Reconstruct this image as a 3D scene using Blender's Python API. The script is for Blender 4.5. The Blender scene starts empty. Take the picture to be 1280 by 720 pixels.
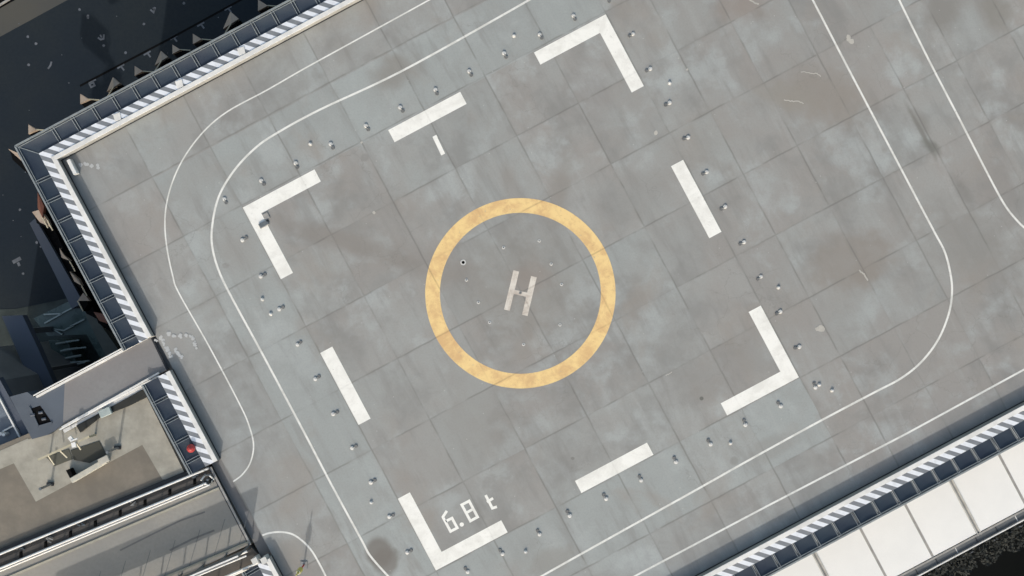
import bpy, math, random
from mathutils import Vector
random.seed(7)
SC = bpy.context.scene
COL = SC.collection
R = math.radians

# ------------------------------------------------------------------ image and deck frames
H = 55.0                                     # drone height above the deck, m
ANG = R(28.03)
CU = Vector((math.cos(ANG), math.sin(ANG), 0))       # along the deck
CV = Vector((math.sin(ANG), -math.cos(ANG), 0))      # across the deck
CEN = Vector((0.55, -0.275, 0))

def P(px, py, z=0.0):                        # image pixels cast to world at height z: 20 pixels = 1 m at deck level
    k = (H - z) / H / 20.0
    return Vector(((px - 640) * k, -(py - 360) * k, z))

def L(u, v, z=0.0):                          # deck frame in metres
    return CEN + CU * u + CV * v + Vector((0, 0, z))

# ------------------------------------------------------------------ materials
class NT:
    def __init__(s, name):
        s.m = bpy.data.materials.new(name); s.m.use_nodes = True
        s.t = s.m.node_tree; s.b = s.t.nodes['Principled BSDF']
    def n(s, typ, **kw):
        x = s.t.nodes.new(typ)
        for k, v in kw.items(): setattr(x, k, v)
        return x
    def put(s, sock, v):
        if hasattr(v, 'is_output'): s.t.links.new(v, sock)
        else: sock.default_value = v
    def math(s, op, a, b=0.0, c=None, clamp=False):
        x = s.n('ShaderNodeMath', operation=op); x.use_clamp = clamp
        s.put(x.inputs[0], a); s.put(x.inputs[1], b)
        if c is not None: s.put(x.inputs[2], c)
        return x.outputs[0]
    def pos(s):
        if not hasattr(s, '_p'): s._p = s.n('ShaderNodeNewGeometry').outputs['Position']
        return s._p
    def noise(s, scale, detail=4, rough=.55, vec=None, dist=0.0, col=False):
        x = s.n('ShaderNodeTexNoise'); x.inputs['Scale'].default_value = scale
        x.inputs['Detail'].default_value = detail; x.inputs['Roughness'].default_value = rough
        x.inputs['Distortion'].default_value = dist
        s.put(x.inputs['Vector'], vec if vec is not None else s.pos())
        return x.outputs['Color' if col else 'Fac']
    def remap(s, v, a, b, c=0.0, d=1.0):
        x = s.n('ShaderNodeMapRange', interpolation_type='SMOOTHSTEP')
        s.put(x.inputs['Value'], v)
        for k, q in zip(('From Min', 'From Max', 'To Min', 'To Max'), (a, b, c, d)): s.put(x.inputs[k], q)
        return x.outputs['Result']
    def mix(s, f, a, b, mode='MIX'):
        x = s.n('ShaderNodeMix', data_type='RGBA', blend_type=mode)
        s.put(x.inputs[0], f)
        for i, v in ((6, a), (7, b)):
            s.put(x.inputs[i], v if hasattr(v, 'is_output') else (tuple(v) + (1,) if len(v) == 3 else v))
        return x.outputs[2]
    def dot(s, d, origin=None):
        x = s.n('ShaderNodeVectorMath', operation='DOT_PRODUCT')
        s.put(x.inputs[0], s.pos()); x.inputs[1].default_value = tuple(d)
        r = x.outputs['Value']
        if origin is not None: r = s.math('SUBTRACT', r, Vector(origin).dot(Vector(d)))
        return r
    def bump(s, h, strength=.3, dist=.02):
        x = s.n('ShaderNodeBump'); x.inputs['Strength'].default_value = strength
        x.inputs['Distance'].default_value = dist; s.put(x.inputs['Height'], h)
        s.t.links.new(x.outputs[0], s.b.inputs['Normal'])
    def out(s, col, rough=.8, metal=0.0):
        s.put(s.b.inputs['Base Color'], col if hasattr(col, 'is_output') else tuple(col) + (1,))
        s.put(s.b.inputs['Roughness'], rough); s.put(s.b.inputs['Metallic'], metal)
        return s.m

_mats = {}
def mat(name, col, rough=.7, metal=0.0, var=.25, scale=2.0, col2=None, fine=25.0, spec=.5):
    if name in _mats: return _mats[name]
    s = NT(name)
    n = s.noise(scale, 5, .6); f = s.noise(fine, 3, .6)
    fac = s.remap(n, .3, .7)
    c2 = col2 if col2 else tuple(c * (1 - var) for c in col)
    c = s.mix(fac, c2, col)
    c = s.mix(s.remap(f, .35, .7, 0, .35), c, tuple(x * .75 for x in col))
    r = s.remap(n, .3, .7, max(.05, rough - .12), min(1, rough + .08))
    s.bump(f, .15, .01)
    s.b.inputs['Specular IOR Level'].default_value = spec
    _mats[name] = s.out(c, r, metal)
    return _mats[name]

UJ = [-21.4 + 0, -16.95, -12.85, -8.75, -4.37, 0.03, 4.38, 8.75, 12.9, 15.75, 19.55, 23.35, 27.1, 30.85, 34.6, 38.4]
VJ = [-17.2, -13.0, -8.75, -4.42, 0.02, 4.32, 8.75, 12.9, 17.1]

def joints(s, u, v, strong=1.0):
    """dirt-filled joint lines, uneven and partly gone"""
    wob = s.math('MULTIPLY', s.math('SUBTRACT', s.noise(.9, 3), .5), .09)
    du = None
    for c in UJ:
        d = s.math('ABSOLUTE', s.math('SUBTRACT', s.math('ADD', u, wob), c))
        du = d if du is None else s.math('MINIMUM', du, d)
    dv = None
    for c in VJ:
        d = s.math('ABSOLUTE', s.math('SUBTRACT', s.math('ADD', v, wob), c))
        dv = d if dv is None else s.math('MINIMUM', dv, d)
    a = s.remap(du, .005, .085, 1, 0); b = s.remap(dv, .005, .085, 1, 0)
    nq = s.noise(.33, 3, .6, dist=.5)
    na = s.remap(nq, .38, .6, .12, 1)
    nb = s.remap(nq, .62, .4, .12, 1)
    line = s.math('MAXIMUM', s.math('MULTIPLY', a, na), s.math('MULTIPLY', b, nb))
    # soft grime beside the joints
    soft = s.math('MAXIMUM', s.remap(du, .0, .35, 1, 0), s.remap(dv, .0, .3, 1, 0))
    soft = s.math('MULTIPLY', soft, s.remap(s.noise(.6, 4, .6), .48, .72))
    return s.math('MULTIPLY', line, strong), soft

def concrete():
    s = NT('deck_concrete')
    u = s.dot(CU, CEN); v = s.dot(CV, CEN)
    iu = None
    for c in UJ:
        g = s.math('GREATER_THAN', u, c); iu = g if iu is None else s.math('ADD', iu, g)
    iv = None
    for c in VJ:
        g = s.math('GREATER_THAN', v, c); iv = g if iv is None else s.math('ADD', iv, g)
    cmb = s.n('ShaderNodeCombineXYZ'); s.put(cmb.inputs[0], iu); s.put(cmb.inputs[1], iv)
    wn = s.n('ShaderNodeTexWhiteNoise', noise_dimensions='3D'); s.put(wn.inputs['Vector'], cmb.outputs[0])
    sep = s.n('ShaderNodeSeparateColor'); s.put(sep.inputs[0], wn.outputs['Color'])
    r1, r2 = sep.outputs[0], sep.outputs[1]
    green = (.318, .342, .338); brown = (.288, .276, .262); dark = (.222, .222, .215)
    big = s.noise(.11, 3, .55, dist=.3)
    off = s.n('ShaderNodeVectorMath', operation='SCALE'); s.put(off.inputs[0], wn.outputs['Color']); off.inputs['Scale'].default_value = 2.2
    sv = s.n('ShaderNodeVectorMath', operation='ADD'); s.put(sv.inputs[0], s.pos()); s.put(sv.inputs[1], off.outputs[0]); sv = sv.outputs[0]
    mid = s.noise(.42, 4, .62, vec=sv, dist=.2)
    sc_ = s.n('ShaderNodeCombineXYZ'); s.put(sc_.inputs[0], s.math('MULTIPLY', u, .9)); s.put(sc_.inputs[1], s.math('MULTIPLY', v, .16)); s.put(sc_.inputs[2], r1)
    streak = s.noise(1.0, 4, .65, vec=sc_.outputs[0], dist=.15)
    # the lighter band that carries the floodlights round the square
    band = s.math('MULTIPLY', s.math('LESS_THAN', s.math('ABSOLUTE', v), 17.1), s.math('GREATER_THAN', u, -16.95))
    band = s.math('MULTIPLY', band, s.math('LESS_THAN', u, 12.9))
    inner = s.math('MULTIPLY', s.math('LESS_THAN', s.math('ABSOLUTE', v), 12.9), s.math('LESS_THAN', s.math('ABSOLUTE', u), 12.88))
    band = s.math('MULTIPLY', band, s.math('SUBTRACT', 1.0, inner))
    right = s.remap(u, 9, 16)
    t = s.math('ADD', s.math('MULTIPLY', s.remap(big, .35, .65), .45), s.math('MULTIPLY', r1, .50))
    t = s.math('ADD', t, s.math('MULTIPLY', s.remap(mid, .35, .65), .28))
    t = s.math('SUBTRACT', t, s.math('MULTIPLY', band, .6))
    t = s.math('ADD', t, s.math('MULTIPLY', right, .16), clamp=True)
    c = s.mix(t, green, brown)
    # darker weathered blotches, light puddle rings
    bl = s.remap(s.noise(.27, 5, .64, vec=sv, dist=.2), .46, .68, 0, .75)
    bl = s.math('MULTIPLY', bl, s.math('SUBTRACT', 1.0, s.math('MULTIPLY', band, .7)))
    c = s.mix(bl, c, dark)
    lt = s.remap(s.noise(.37, 4, .6, vec=sv, dist=.15), .50, .70, 0, .7)
    c = s.mix(lt, c, (.375, .402, .402))
    c = s.mix(s.remap(streak, .50, .72, 0, .5), c, (.205, .202, .195))
    c = s.mix(s.remap(streak, .46, .30, 0, .35), c, (.37, .385, .38))
    c = s.mix(s.math('MULTIPLY', r2, .24), c, (.215, .218, .212))
    # rust-brown bleed
    rb = s.remap(s.noise(.19, 4, .6, dist=.5), .54, .74, 0, .65)
    c = s.mix(rb, c, (.272, .250, .226))
    # stains with shapes of their own: image x, y, radii (m), turn, strength, colour, edge
    st = [(474, 690, .95, 1.0, .5, .85, (.150, .138, .125), .45), (483, 702, .9, .95, .5, .8, (.155, .143, .130), .5),
          (1150, 152, 1.2, .45, -1.0, .5, (.19, .18, .165), .9), (1152, 165, 2.0, .16, -1.07, .65, (.15, .145, .13), .9), (1163, 182, .8, .4, -.7, .75, (.14, .14, .125), .9),
          (1203, 238, 1.4, .4, -1.0, .6, (.19, .185, .175), .9),
          (1030, 118, 3.4, 1.9, -.3, .8, (.248, .226, .202), .9), (985, 122, 2.0, 1.0, -.2, .45, (.255, .24, .21), .9),
          (492, 92, 1.7, 1.2, .4, .62, (.215, .20, .18), .9), (925, 8, 1.8, 1.2, 0, .75, (.25, .218, .195), .9),
          (1178, 12, 1.5, 1.6, .2, .8, (.205, .195, .18), .9), (1245, 12, 1.2, 1.6, .1, .75, (.215, .205, .185), .9),
          (650, 362, 4.4, 4.0, .2, .5, (.225, .210, .190), 1.0), (662, 350, 1.5, 1.2, .2, .5, (.255, .215, .19), .9),
          (430, 302, 5.6, .7, -.30, .7, (.222, .205, .188), .9), (545, 335, 3.6, 1.3, -.30, .5, (.225, .208, .192), .9), (700, 235, .8, 3.2, -.25, .5, (.225, .208, .188), .9), (640, 245, .6, 2.2, .2, .35, (.235, .215, .195), .9),
          (1210, 300, 4.2, 2.4, -.5, .65, (.225, .218, .205), .9), (1065, 325, 3.0, 1.9, .3, .7, (.235, .212, .19), .6),
          (1080, 345, 1.0, .9, .3, .5, (.225, .20, .175), .8), (900, 460, 4.5, 1.8, .5, .42, (.225, .22, .21), .7),
          (965, 560, 1.9, .8, .5, .40, (.225, .215, .20), .6), (1250, 240, 1.6, 2.4, .3, .45, (.215, .205, .195), .9),
          (430, 60, 1.2, .9, .4, .38, (.22, .21, .195), .9), (300, 320, 1.6, 2.6, .3, .32, (.255, .24, .225), .9),
          (160, 290, 2.2, 3.4, .3, .42, (.265, .245, .225), .9), (690, 700, 1.7, .8, .4, .5, (.235, .225, .205), .6),
          (365, 690, 1.3, 1.5, 0, .4, (.28, .255, .225), .9), (870, 175, 2.6, 2.0, .4, .36, (.25, .235, .215), .9),
          (600, 520, 2.8, 4.2, .3, .32, (.245, .238, .222), .9), (456, 197, .28, .26, .5, .5, (.2, .195, .185), .4),
          (877, 498, .13, .13, 0, .9, (.12, .12, .11), .4), (716, 573, .14, .12, 0, .7, (.16, .155, .145), .5),
          (918, 576, .3, .3, 0, .5, (.2, .2, .19), .5), (282, 332, .28, .22, 0, .5, (.22, .21, .2), .5),
          (790, 250, 3.5, 1.5, .5, .30, (.225, .225, .215), .9), (740, 110, 1.8, 2.2, .5, .35, (.26, .245, .235), .9)]
    w1 = s.math('MULTIPLY', s.math('SUBTRACT', s.noise(.8, 4, .6), .5), 1.1)
    for (x, y, rx, ry, rot, stg, cc, edge) in st:
        o = P(x, y)
        a = Vector((math.cos(rot), math.sin(rot), 0)); b = Vector((-math.sin(rot), math.cos(rot), 0))
        qa = s.math('DIVIDE', s.dot(a, o), rx); qb = s.math('DIVIDE', s.dot(b, o), ry)
        d = s.math('SQRT', s.math('ADD', s.math('MULTIPLY', qa, qa), s.math('MULTIPLY', qb, qb)))
        d = s.math('ADD', d, s.math('MULTIPLY', w1, .35 if edge < .5 else 1.0))
        c = s.mix(s.remap(d, 1 - edge * .8, 1 + edge * .35, stg, 0), c, cc)
    ln, soft = joints(s, u, v)
    c = s.mix(s.math('MULTIPLY', soft, .35), c, (.21, .20, .185))
    c = s.mix(s.math('MULTIPLY', ln, .52), c, (.125, .122, .115))
    # hairline cracks and fine speckle
    vo = s.n('ShaderNodeTexVoronoi', feature='DISTANCE_TO_EDGE'); vo.inputs['Scale'].default_value = .34
    nv = s.n('ShaderNodeVectorMath', operation='ADD'); s.put(nv.inputs[0], s.pos())
    nz = s.n('ShaderNodeVectorMath', operation='SCALE'); s.put(nz.inputs[0], s.noise(.7, 4, .6, col=True)); nz.inputs['Scale'].default_value = 1.6
    s.put(nv.inputs[1], nz.outputs[0]); s.put(vo.inputs['Vector'], nv.outputs[0])
    cr = s.math('MULTIPLY', s.remap(vo.outputs['Distance'], .0, .012, 1, 0), s.remap(big, .5, .6, 0, .25))
    c = s.mix(cr, c, (.15, .145, .135))
    sp = s.noise(9, 3, .7)
    c = s.mix(s.remap(sp, .4, .75, 0, .22), c, (.2, .2, .19))
    ws = s.n('ShaderNodeTexVoronoi'); ws.inputs['Scale'].default_value = 1.1; s.put(ws.inputs['Vector'], s.pos())
    c = s.mix(s.remap(ws.outputs['Distance'], .025, .05, .4, 0), c, (.52, .52, .5))
    s.bump(sp, .12, .008)
    return s.out(c, s.remap(mid, .3, .7, .72, .9))

def paint(name, col, worn, wear=.5, jointy=.5):
    s = NT(name)
    u = s.dot(CU, CEN); v = s.dot(CV, CEN)
    a = s.remap(s.noise(.75, 6, .68, dist=.4), .40, .66, 0, wear)
    c = s.mix(a, col, worn)
    b = s.remap(s.noise(5, 5, .7), .55, .75, 0, wear * .8)
    c = s.mix(b, c, tuple(x * .8 for x in worn))
    e = s.remap(s.noise(3.2, 6, .75), .62, .70, 0, wear)
    c = s.mix(e, c, (.36, .35, .33))
    ln, soft = joints(s, u, v)
    c = s.mix(s.math('MULTIPLY', ln, jointy), c, tuple(x * .55 for x in worn))
    c = s.mix(s.math('MULTIPLY', soft, jointy * .4), c, worn)
    return s.out(c, .7)

def hazard():
    s = NT('hazard_stripes')
    q = s.math('SUBTRACT', s.dot(CU, CEN), s.dot(CV, CEN))
    f = s.math('FRACT', s.math('DIVIDE', s.math('ADD', q, 100.2), .742))
    w = s.math('LESS_THAN', f, .5)
    d = s.remap(s.noise(2.2, 5, .6), .45, .7, 0, .4)
    c = s.mix(w, s.mix(d, (.18, .195, .215), (.25, .26, .27)), s.mix(d, (.72, .75, .80), (.50, .52, .55)))
    return s.out(c, .55)

M_deck = concrete()
M_yel = paint('yellow_paint', (.80, .585, .265), (.62, .40, .19), .95, .55)
M_hpaint = paint('worn_letter_paint', (.66, .62, .56), (.42, .36, .31), .95, .3)
M_wht = paint('white_paint', (.83, .825, .785), (.62, .61, .57), .55, .16)
M_line = paint('line_paint', (.74, .74, .71), (.50, .50, .47), .7, .2)
M_faint = paint('faded_paint', (.44, .45, .45), (.40, .41, .41), .8, .1)
M_scuff = paint('pale_scuff', (.46, .44, .40), (.36, .35, .32), .8, .1)
M_haz = hazard()
M_cope = mat('coping_white', (.78, .775, .75), .45, var=.2, scale=1.2)
M_kerb = mat('kerb_face', (.40, .40, .385), .8, scale=.8)
M_net = mat('net_panel_navy', (.022, .033, .054), .55, 0, var=.45, scale=.6, col2=(.034, .049, .066))
M_netf = mat('net_frame_grey', (.16, .18, .195), .5, .2)
M_bar = mat('net_bar_grey', (.27, .30, .31), .5, .1)
M_rail = mat('white_steel', (.80, .80, .78), .4, .0, var=.12)
M_grey = mat('grey_steel', (.28, .29, .29), .5, .3)
M_dk = mat('dark_steel', (.03, .033, .038), .5, .3)
M_lens = mat('dark_lens', (.16, .165, .165), .6)
M_body = mat('pale_housing', (.62, .62, .60), .5, var=.15)
M_wall = mat('building_wall', (.22, .22, .22), .8, scale=.5)
M_glass = mat('window_glass', (.02, .03, .04), .12, .3)
M_brown = mat('brown_metal', (.42, .34, .27), .6, 0, scale=1.0, col2=(.30, .235, .185))
M_black = mat('black_metal', (.004, .004, .0045), .8, spec=.1)
M_asph = mat('shade_dark_asphalt', (.0150, .0220, .0310), .9, var=.35, scale=.07, col2=(.0215, .0275, .0310), fine=4, spec=.15)  # the shade over the street is put into this near-black blue
M_sunlit = mat('sunlit_asphalt', (.075, .073, .064), .9, scale=.15, col2=(.055, .057, .055))  # lit tone of the same asphalt, sunlight painted in
M_mark = mat('shade_greyed_paint', (.14, .155, .18), .8, var=.5, scale=1.5)  # white markings greyed: street shade mixed into the paint colour
M_court = mat('court_paving', (.38, .362, .31), .85, scale=.8, col2=(.25, .238, .20), fine=3)
M_soil = mat('court_brown', (.215, .190, .155), .95, scale=.7, col2=(.150, .134, .110), fine=4)
M_dirt = mat('gutter_floor', (.115, .105, .095), .95, scale=.9, col2=(.065, .06, .057))
M_ramp = mat('ramp_concrete', (.315, .298, .265), .85, scale=.25, col2=(.25, .242, .222), fine=5)
M_walk = mat('walkway_concrete', (.225, .225, .225), .85, scale=.3, col2=(.19, .18, .18), fine=5)
M_blue = mat('shade_blue_grey', (.095, .115, .145), .7, scale=.4, col2=(.068, .083, .105))  # shadow on the walkway's far end, painted as blue grey
M_slab = mat('slab_blue_grey', (.085, .100, .135), .7, scale=.4, col2=(.068, .082, .105))
M_lroof = mat('pale_roof', (.17, .20, .235), .5, scale=.7, col2=(.11, .13, .16))
M_cream = mat('cream_membrane', (.82, .82, .80), .85, var=.05, scale=.5)
M_seam = mat('seam_grey', (.36, .35, .33), .6)
M_gut = mat('gutter_grey', (.13, .14, .145), .6, scale=1.0)
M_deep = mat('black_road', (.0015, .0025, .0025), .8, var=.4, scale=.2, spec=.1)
M_pit = mat('pit_floor', (.015, .024, .025), .8, scale=.4, col2=(.04, .055, .052))
M_green = mat('green_glass', (.11, .155, .145), .3, .0, scale=.5, col2=(.045, .07, .065))
M_pipe = mat('pipe_grey', (.42, .48, .46), .5, .2)
M_ochre = mat('ochre_board', (.45, .31, .12), .8)
M_red = mat('red_plastic', (.55, .06, .06), .35, var=.4, scale=9)
M_mon = mat('monitor_yellow', (.62, .58, .12), .4, var=.2, scale=6)
M_tan = mat('tan_steel', (.48, .44, .32), .5)
M_bark = mat('bark', (.05, .04, .03), .9)

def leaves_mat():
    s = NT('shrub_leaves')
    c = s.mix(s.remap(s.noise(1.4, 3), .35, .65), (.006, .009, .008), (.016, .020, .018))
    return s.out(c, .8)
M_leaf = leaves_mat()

# ------------------------------------------------------------------ geometry helpers
class MB:
    def __init__(s): s.v = []; s.f = []
    def add(s, vs, fs):
        b = len(s.v); s.v += [Vector(v) for v in vs]; s.f += [tuple(i + b for i in f) for f in fs]; return s
    def prism(s, poly, z0, z1):              # poly: xy(z ignored), any winding
        p = [Vector((q[0], q[1], 0)) for q in poly]
        ar = sum(p[i].x * p[(i + 1) % len(p)].y - p[(i + 1) % len(p)].x * p[i].y for i in range(len(p)))
        if ar < 0: p.reverse()
        n = len(p)
        vs = [(q.x, q.y, z0) for q in p] + [(q.x, q.y, z1) for q in p]
        fs = [tuple(range(n - 1, -1, -1)), tuple(range(n, 2 * n))] + [(i, (i + 1) % n, n + (i + 1) % n, n + i) for i in range(n)]
        return s.add(vs, fs)
    def sheet(s, poly, z):
        p = [Vector((q[0], q[1], z)) for q in poly]
        ar = sum(p[i].x * p[(i + 1) % len(p)].y - p[(i + 1) % len(p)].x * p[i].y for i in range(len(p)))
        if ar < 0: p.reverse()
        return s.add(p, [tuple(range(len(p)))])
    def beam(s, a, b, w, h):                 # box bar from a to b
        a = Vector(a); b = Vector(b); d = (b - a).normalized()
        up = Vector((0, 0, 1)) if abs(d.z) < .95 else Vector((1, 0, 0))
        sd = d.cross(up).normalized() * w / 2; u2 = sd.cross(d).normalized() * h / 2
        vs = []
        for q in (a, b): vs += [q - sd - u2, q + sd - u2, q + sd + u2, q - sd + u2]
        return s.add(vs, [(3, 2, 1, 0), (4, 5, 6, 7), (0, 1, 5, 4), (1, 2, 6, 5), (2, 3, 7, 6), (3, 0, 4, 7)])
    def tube(s, a, b, r, r2=None, n=12):
        a = Vector(a); b = Vector(b); d = (b - a).normalized(); r2 = r if r2 is None else r2
        up = Vector((0, 0, 1)) if abs(d.z) < .95 else Vector((1, 0, 0))
        x = d.cross(up).normalized(); y = d.cross(x)
        vs = []
        for q, rr in ((a, r), (b, r2)):
            vs += [q + x * math.cos(2 * math.pi * i / n) * rr + y * math.sin(2 * math.pi * i / n) * rr for i in range(n)]
        fs = [tuple(range(n - 1, -1, -1)), tuple(range(n, 2 * n))] + [(i, (i + 1) % n, n + (i + 1) % n, n + i) for i in range(n)]
        # orient outward
        return s.add(vs, [tuple(reversed(f)) for f in fs])
    def ribbon(s, pts, w, z, close=False):
        pts = [Vector((p[0], p[1], 0)) for p in pts]; n = len(pts); l = []; r = []
        for i, p in enumerate(pts):
            a = pts[(i - 1) % n] if (i > 0 or close) else p
            b = pts[(i + 1) % n] if (i < n - 1 or close) else p
            d1 = (p - a).normalized() if (p - a).length > 1e-6 else (b - p).normalized()
            d2 = (b - p).normalized() if (b - p).length > 1e-6 else d1
            t = (d1 + d2).normalized(); k = 1 / max(.5, t.dot(d1))
            nn = Vector((-t.y, t.x, 0)) * w / 2 * k
            l.append(Vector((p.x + nn.x, p.y + nn.y, z))); r.append(Vector((p.x - nn.x, p.y - nn.y, z)))
        m = n if close else n - 1
        return s.add(l + r, [(n + i, n + (i + 1) % n, (i + 1) % n, i) for i in range(m)])
    def disc(s, c, r, z, n=10, jit=0):
        return s.sheet([(c[0] + math.cos(2 * math.pi * i / n) * r * (1 + random.uniform(-jit, jit)), c[1] + math.sin(2 * math.pi * i / n) * r * (1 + random.uniform(-jit, jit))) for i in range(n)], z)
    def build(s, name, m, parent=None, origin=None, bevel=0.0, smooth=False):
        me = bpy.data.meshes.new(name)
        if origin is None:
            if parent is not None: origin = Vector((0, 0, 0)) + WL(parent)
            else:
                n = len(s.v); origin = Vector((sum(v.x for v in s.v) / n, sum(v.y for v in s.v) / n, min(v.z for v in s.v)))
        origin = Vector(origin)
        me.from_pydata([v - origin for v in s.v], [], s.f); me.validate(); me.update()
        if smooth:
            for p in me.polygons: p.use_smooth = True
        me.materials.append(m)
        o = bpy.data.objects.new(name, me); COL.objects.link(o)
        o.location = origin - (WL(parent) if parent is not None else Vector((0, 0, 0)))
        if parent is not None: o.parent = parent
        if bevel:
            b = o.modifiers.new('b', 'BEVEL'); b.width = bevel; b.segments = 2; b.limit_method = 'ANGLE'
        return o

def WL(o):
    r = Vector((0, 0, 0))
    while o is not None: r += o.location; o = o.parent
    return r

def tag(o, label=None, cat=None, group=None, kind=None):
    if label: o['label'] = label
    if cat: o['category'] = cat
    if group: o['group'] = group
    if kind: o['kind'] = kind
    return o

def thing(name, loc, label, cat, group=None):
    o = bpy.data.objects.new(name, None); COL.objects.link(o); o.location = loc; o.empty_display_size = .3
    return tag(o, label, cat, group)

def smooth_path(pts, step=6):
    out = []; n = len(pts)
    for i in range(n - 1):
        p0 = Vector(pts[max(i - 1, 0)]); p1 = Vector(pts[i]); p2 = Vector(pts[i + 1]); p3 = Vector(pts[min(i + 2, n - 1)])
        for k in range(step):
            t = k / step
            out.append(.5 * ((2 * p1) + (p2 - p0) * t + (2 * p0 - 5 * p1 + 4 * p2 - p3) * t * t + (3 * p1 - p0 - 3 * p2 + p3) * t ** 3))
    out.append(Vector(pts[-1])); return out

def fillet(pts, radii, n=14):
    """polyline in image pixels with rounded corners"""
    out = [Vector(pts[0])]
    for i in range(1, len(pts) - 1):
        a, b, c = Vector(pts[i - 1]), Vector(pts[i]), Vector(pts[i + 1])
        d1 = (a - b).normalized(); d2 = (c - b).normalized(); r = radii[i - 1]
        half = math.acos(max(-1, min(1, d1.dot(d2)))) / 2
        t = r / math.tan(half); p = b + d1 * t; q = b + d2 * t
        ctr = b + (d1 + d2).normalized() * (r / math.sin(half))
        a0 = math.atan2(p.y - ctr.y, p.x - ctr.x); a1 = math.atan2(q.y - ctr.y, q.x - ctr.x)
        da = (a1 - a0 + math.pi) % (2 * math.pi) - math.pi
        out += [ctr + Vector((math.cos(a0 + da * k / n), math.sin(a0 + da * k / n))) * r for k in range(n + 1)]
    out.append(Vector(pts[-1])); return out

# ------------------------------------------------------------------ the deck and its paint
UL, UR, VT, VB = -21.43, 44.0, -20.75, 20.75
deck = MB().prism([L(UL, VT), L(UR, VT), L(UR, VB), L(UL, VB)], -.35, 0).build('helipad_deck', M_deck, origin=L(0, 0, 0))
tag(deck, 'weathered grey concrete helipad deck divided into slabs by dark joints', kind='structure')
DZ = .004
def mark(name, mb, m, label=None):
    o = mb.build(name, m, deck); 
    if label: o['label'] = label
    return o

n = 128
ring = MB(); cc = P(650.5, 366.6)
vs = [(cc.x + math.cos(2 * math.pi * i / n) * r, cc.y + math.sin(2 * math.pi * i / n) * r, DZ) for r in (5.03, 5.95) for i in range(n)]
ring.add(vs, [(i, n + i, n + (i + 1) % n, (i + 1) % n) for i in range(n)])
mark('landing_circle', ring, M_yel, 'worn yellow landing circle painted round the small H')

h = MB()
def bar(mb, a, b, w, z=DZ): return mb.ribbon([P(*a), P(*b)], w, z)
bar(h, (645.4, 338.6), (633.6, 387.6), .36); bar(h, (667.4, 345.8), (656.0, 394.2), .36)
h.ribbon([P(640.5, 364.2), P(660.8, 369)], .27, DZ + .004)
mark('letter_marking', h, M_hpaint, 'small white letter H painted at the centre of the circle')

S_, W_, A_ = 12.85, .86, 5.08
for su, sv, lab in ((-1, -1, 'white corner mark crossed by the grey junction box'), (1, -1, 'white corner mark at the top of the square'),
                    (1, 1, 'white corner mark nearest the curved line on the right'), (-1, 1, 'white corner mark framing the weight figures')):
    pts = [(S_ - A_, S_), (S_, S_), (S_, S_ - A_), (S_ - W_, S_ - A_), (S_ - W_, S_ - W_), (S_ - A_, S_ - W_)]
    mark('corner_marking', MB().add([L(su * a, sv * b, DZ) for a, b in (pts if su * sv < 0 else pts[::-1])], [(0, 1, 4, 5), (1, 2, 3, 4)]), M_wht, lab)
for a, b, lab in (((-2.55, -S_), (2.55, -S_ + W_), 'white dash on the upper side of the dashed square'), ((-2.55, S_ - W_), (2.55, S_), 'white dash on the lower side of the dashed square'),
                  ((-S_, -2.55), (-S_ + W_, 2.55), 'white dash on the left side of the dashed square'), ((S_ - W_, -2.55), (S_, 2.55), 'white dash on the right side of the dashed square')):
    mark('dash_marking', MB().sheet([L(a[0], a[1]), L(b[0], a[1]), L(b[0], b[1]), L(a[0], b[1])], DZ), M_wht, lab)

def P2(l): return [P(x, y) for x, y in l]
fig = MB()
wS = .17
fig.ribbon(P2([(558.6, 638.5), (553.6, 646.2), (563.2, 664.2), (571.6, 659.8), (565.0, 647.6), (557.2, 651.6)]), wS, DZ)
fig.ribbon(P2([(577.2, 631.0), (586.4, 626.2), (597.0, 646.2), (588.0, 651.2)]), wS, DZ, close=True)
fig.ribbon(P2([(583.2, 640.9), (590.7, 636.6)]), wS, DZ + .003)
fig.disc(P(577.2, 655.6), .14, DZ, 8)
fig.ribbon(P2([(607.0, 618.8), (615.4, 635.2), (621.2, 633.4)]), wS, DZ)
fig.ribbon(P2([(608.6, 627.4), (616.4, 622.8)]), wS, DZ + .003)
mark('weight_marking', fig, M_wht, 'white painted figures reading 6.8 t')

def line(name, pts, w, m, lab, rad=None):
    q = fillet(pts, rad) if rad else [Vector(p) for p in pts]
    mark(name, MB().ribbon([P(p.x, p.y) for p in q], w, DZ), m, lab)
line('boundary_line', smooth_path([(560, -13), (440, 53), (380, 86), (333, 113), (285, 139), (255, 164), (230, 197), (214, 232), (206.5, 268), (208, 305), (216, 345), (224, 367), (262, 434), (299, 504), (311, 531), (317, 556), (313, 578), (303, 593), (291.5, 602)]),
     .09, M_line, 'thin outer white line curving round the left of the deck')
line('boundary_line', smooth_path([(690, -17), (628, 19), (500, 90), (400, 137), (345, 167), (318, 186), (292, 214), (273, 247), (265, 285), (266, 312), (275, 342), (293, 378), (330, 446), (380, 540), (415, 607), (452, 675), (463, 695), (485, 720), (500, 736)]),
     .13, M_line, 'thicker inner white line curving past the dark round stain')
line('boundary_line', smooth_path([(1000, -30), (1016, 0), (1060, 85), (1110, 180), (1150, 256), (1168, 290), (1181, 315), (1188, 342), (1190, 365), (1186, 392), (1173, 424), (1152, 452), (1126, 473), (1090, 492), (1020, 529), (940, 573), (860, 618), (745, 682), (640, 741)]),
     .128, M_line, 'white line rounding the right and lower side of the square')
line('boundary_line', smooth_path([(1108, -35), (1124, 0), (1160, 73), (1200, 150), (1235, 218), (1254, 253), (1268, 272), (1284, 287), (1310, 300)]),
     .128, M_line, 'straight white line in the upper right of the deck')
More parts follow.
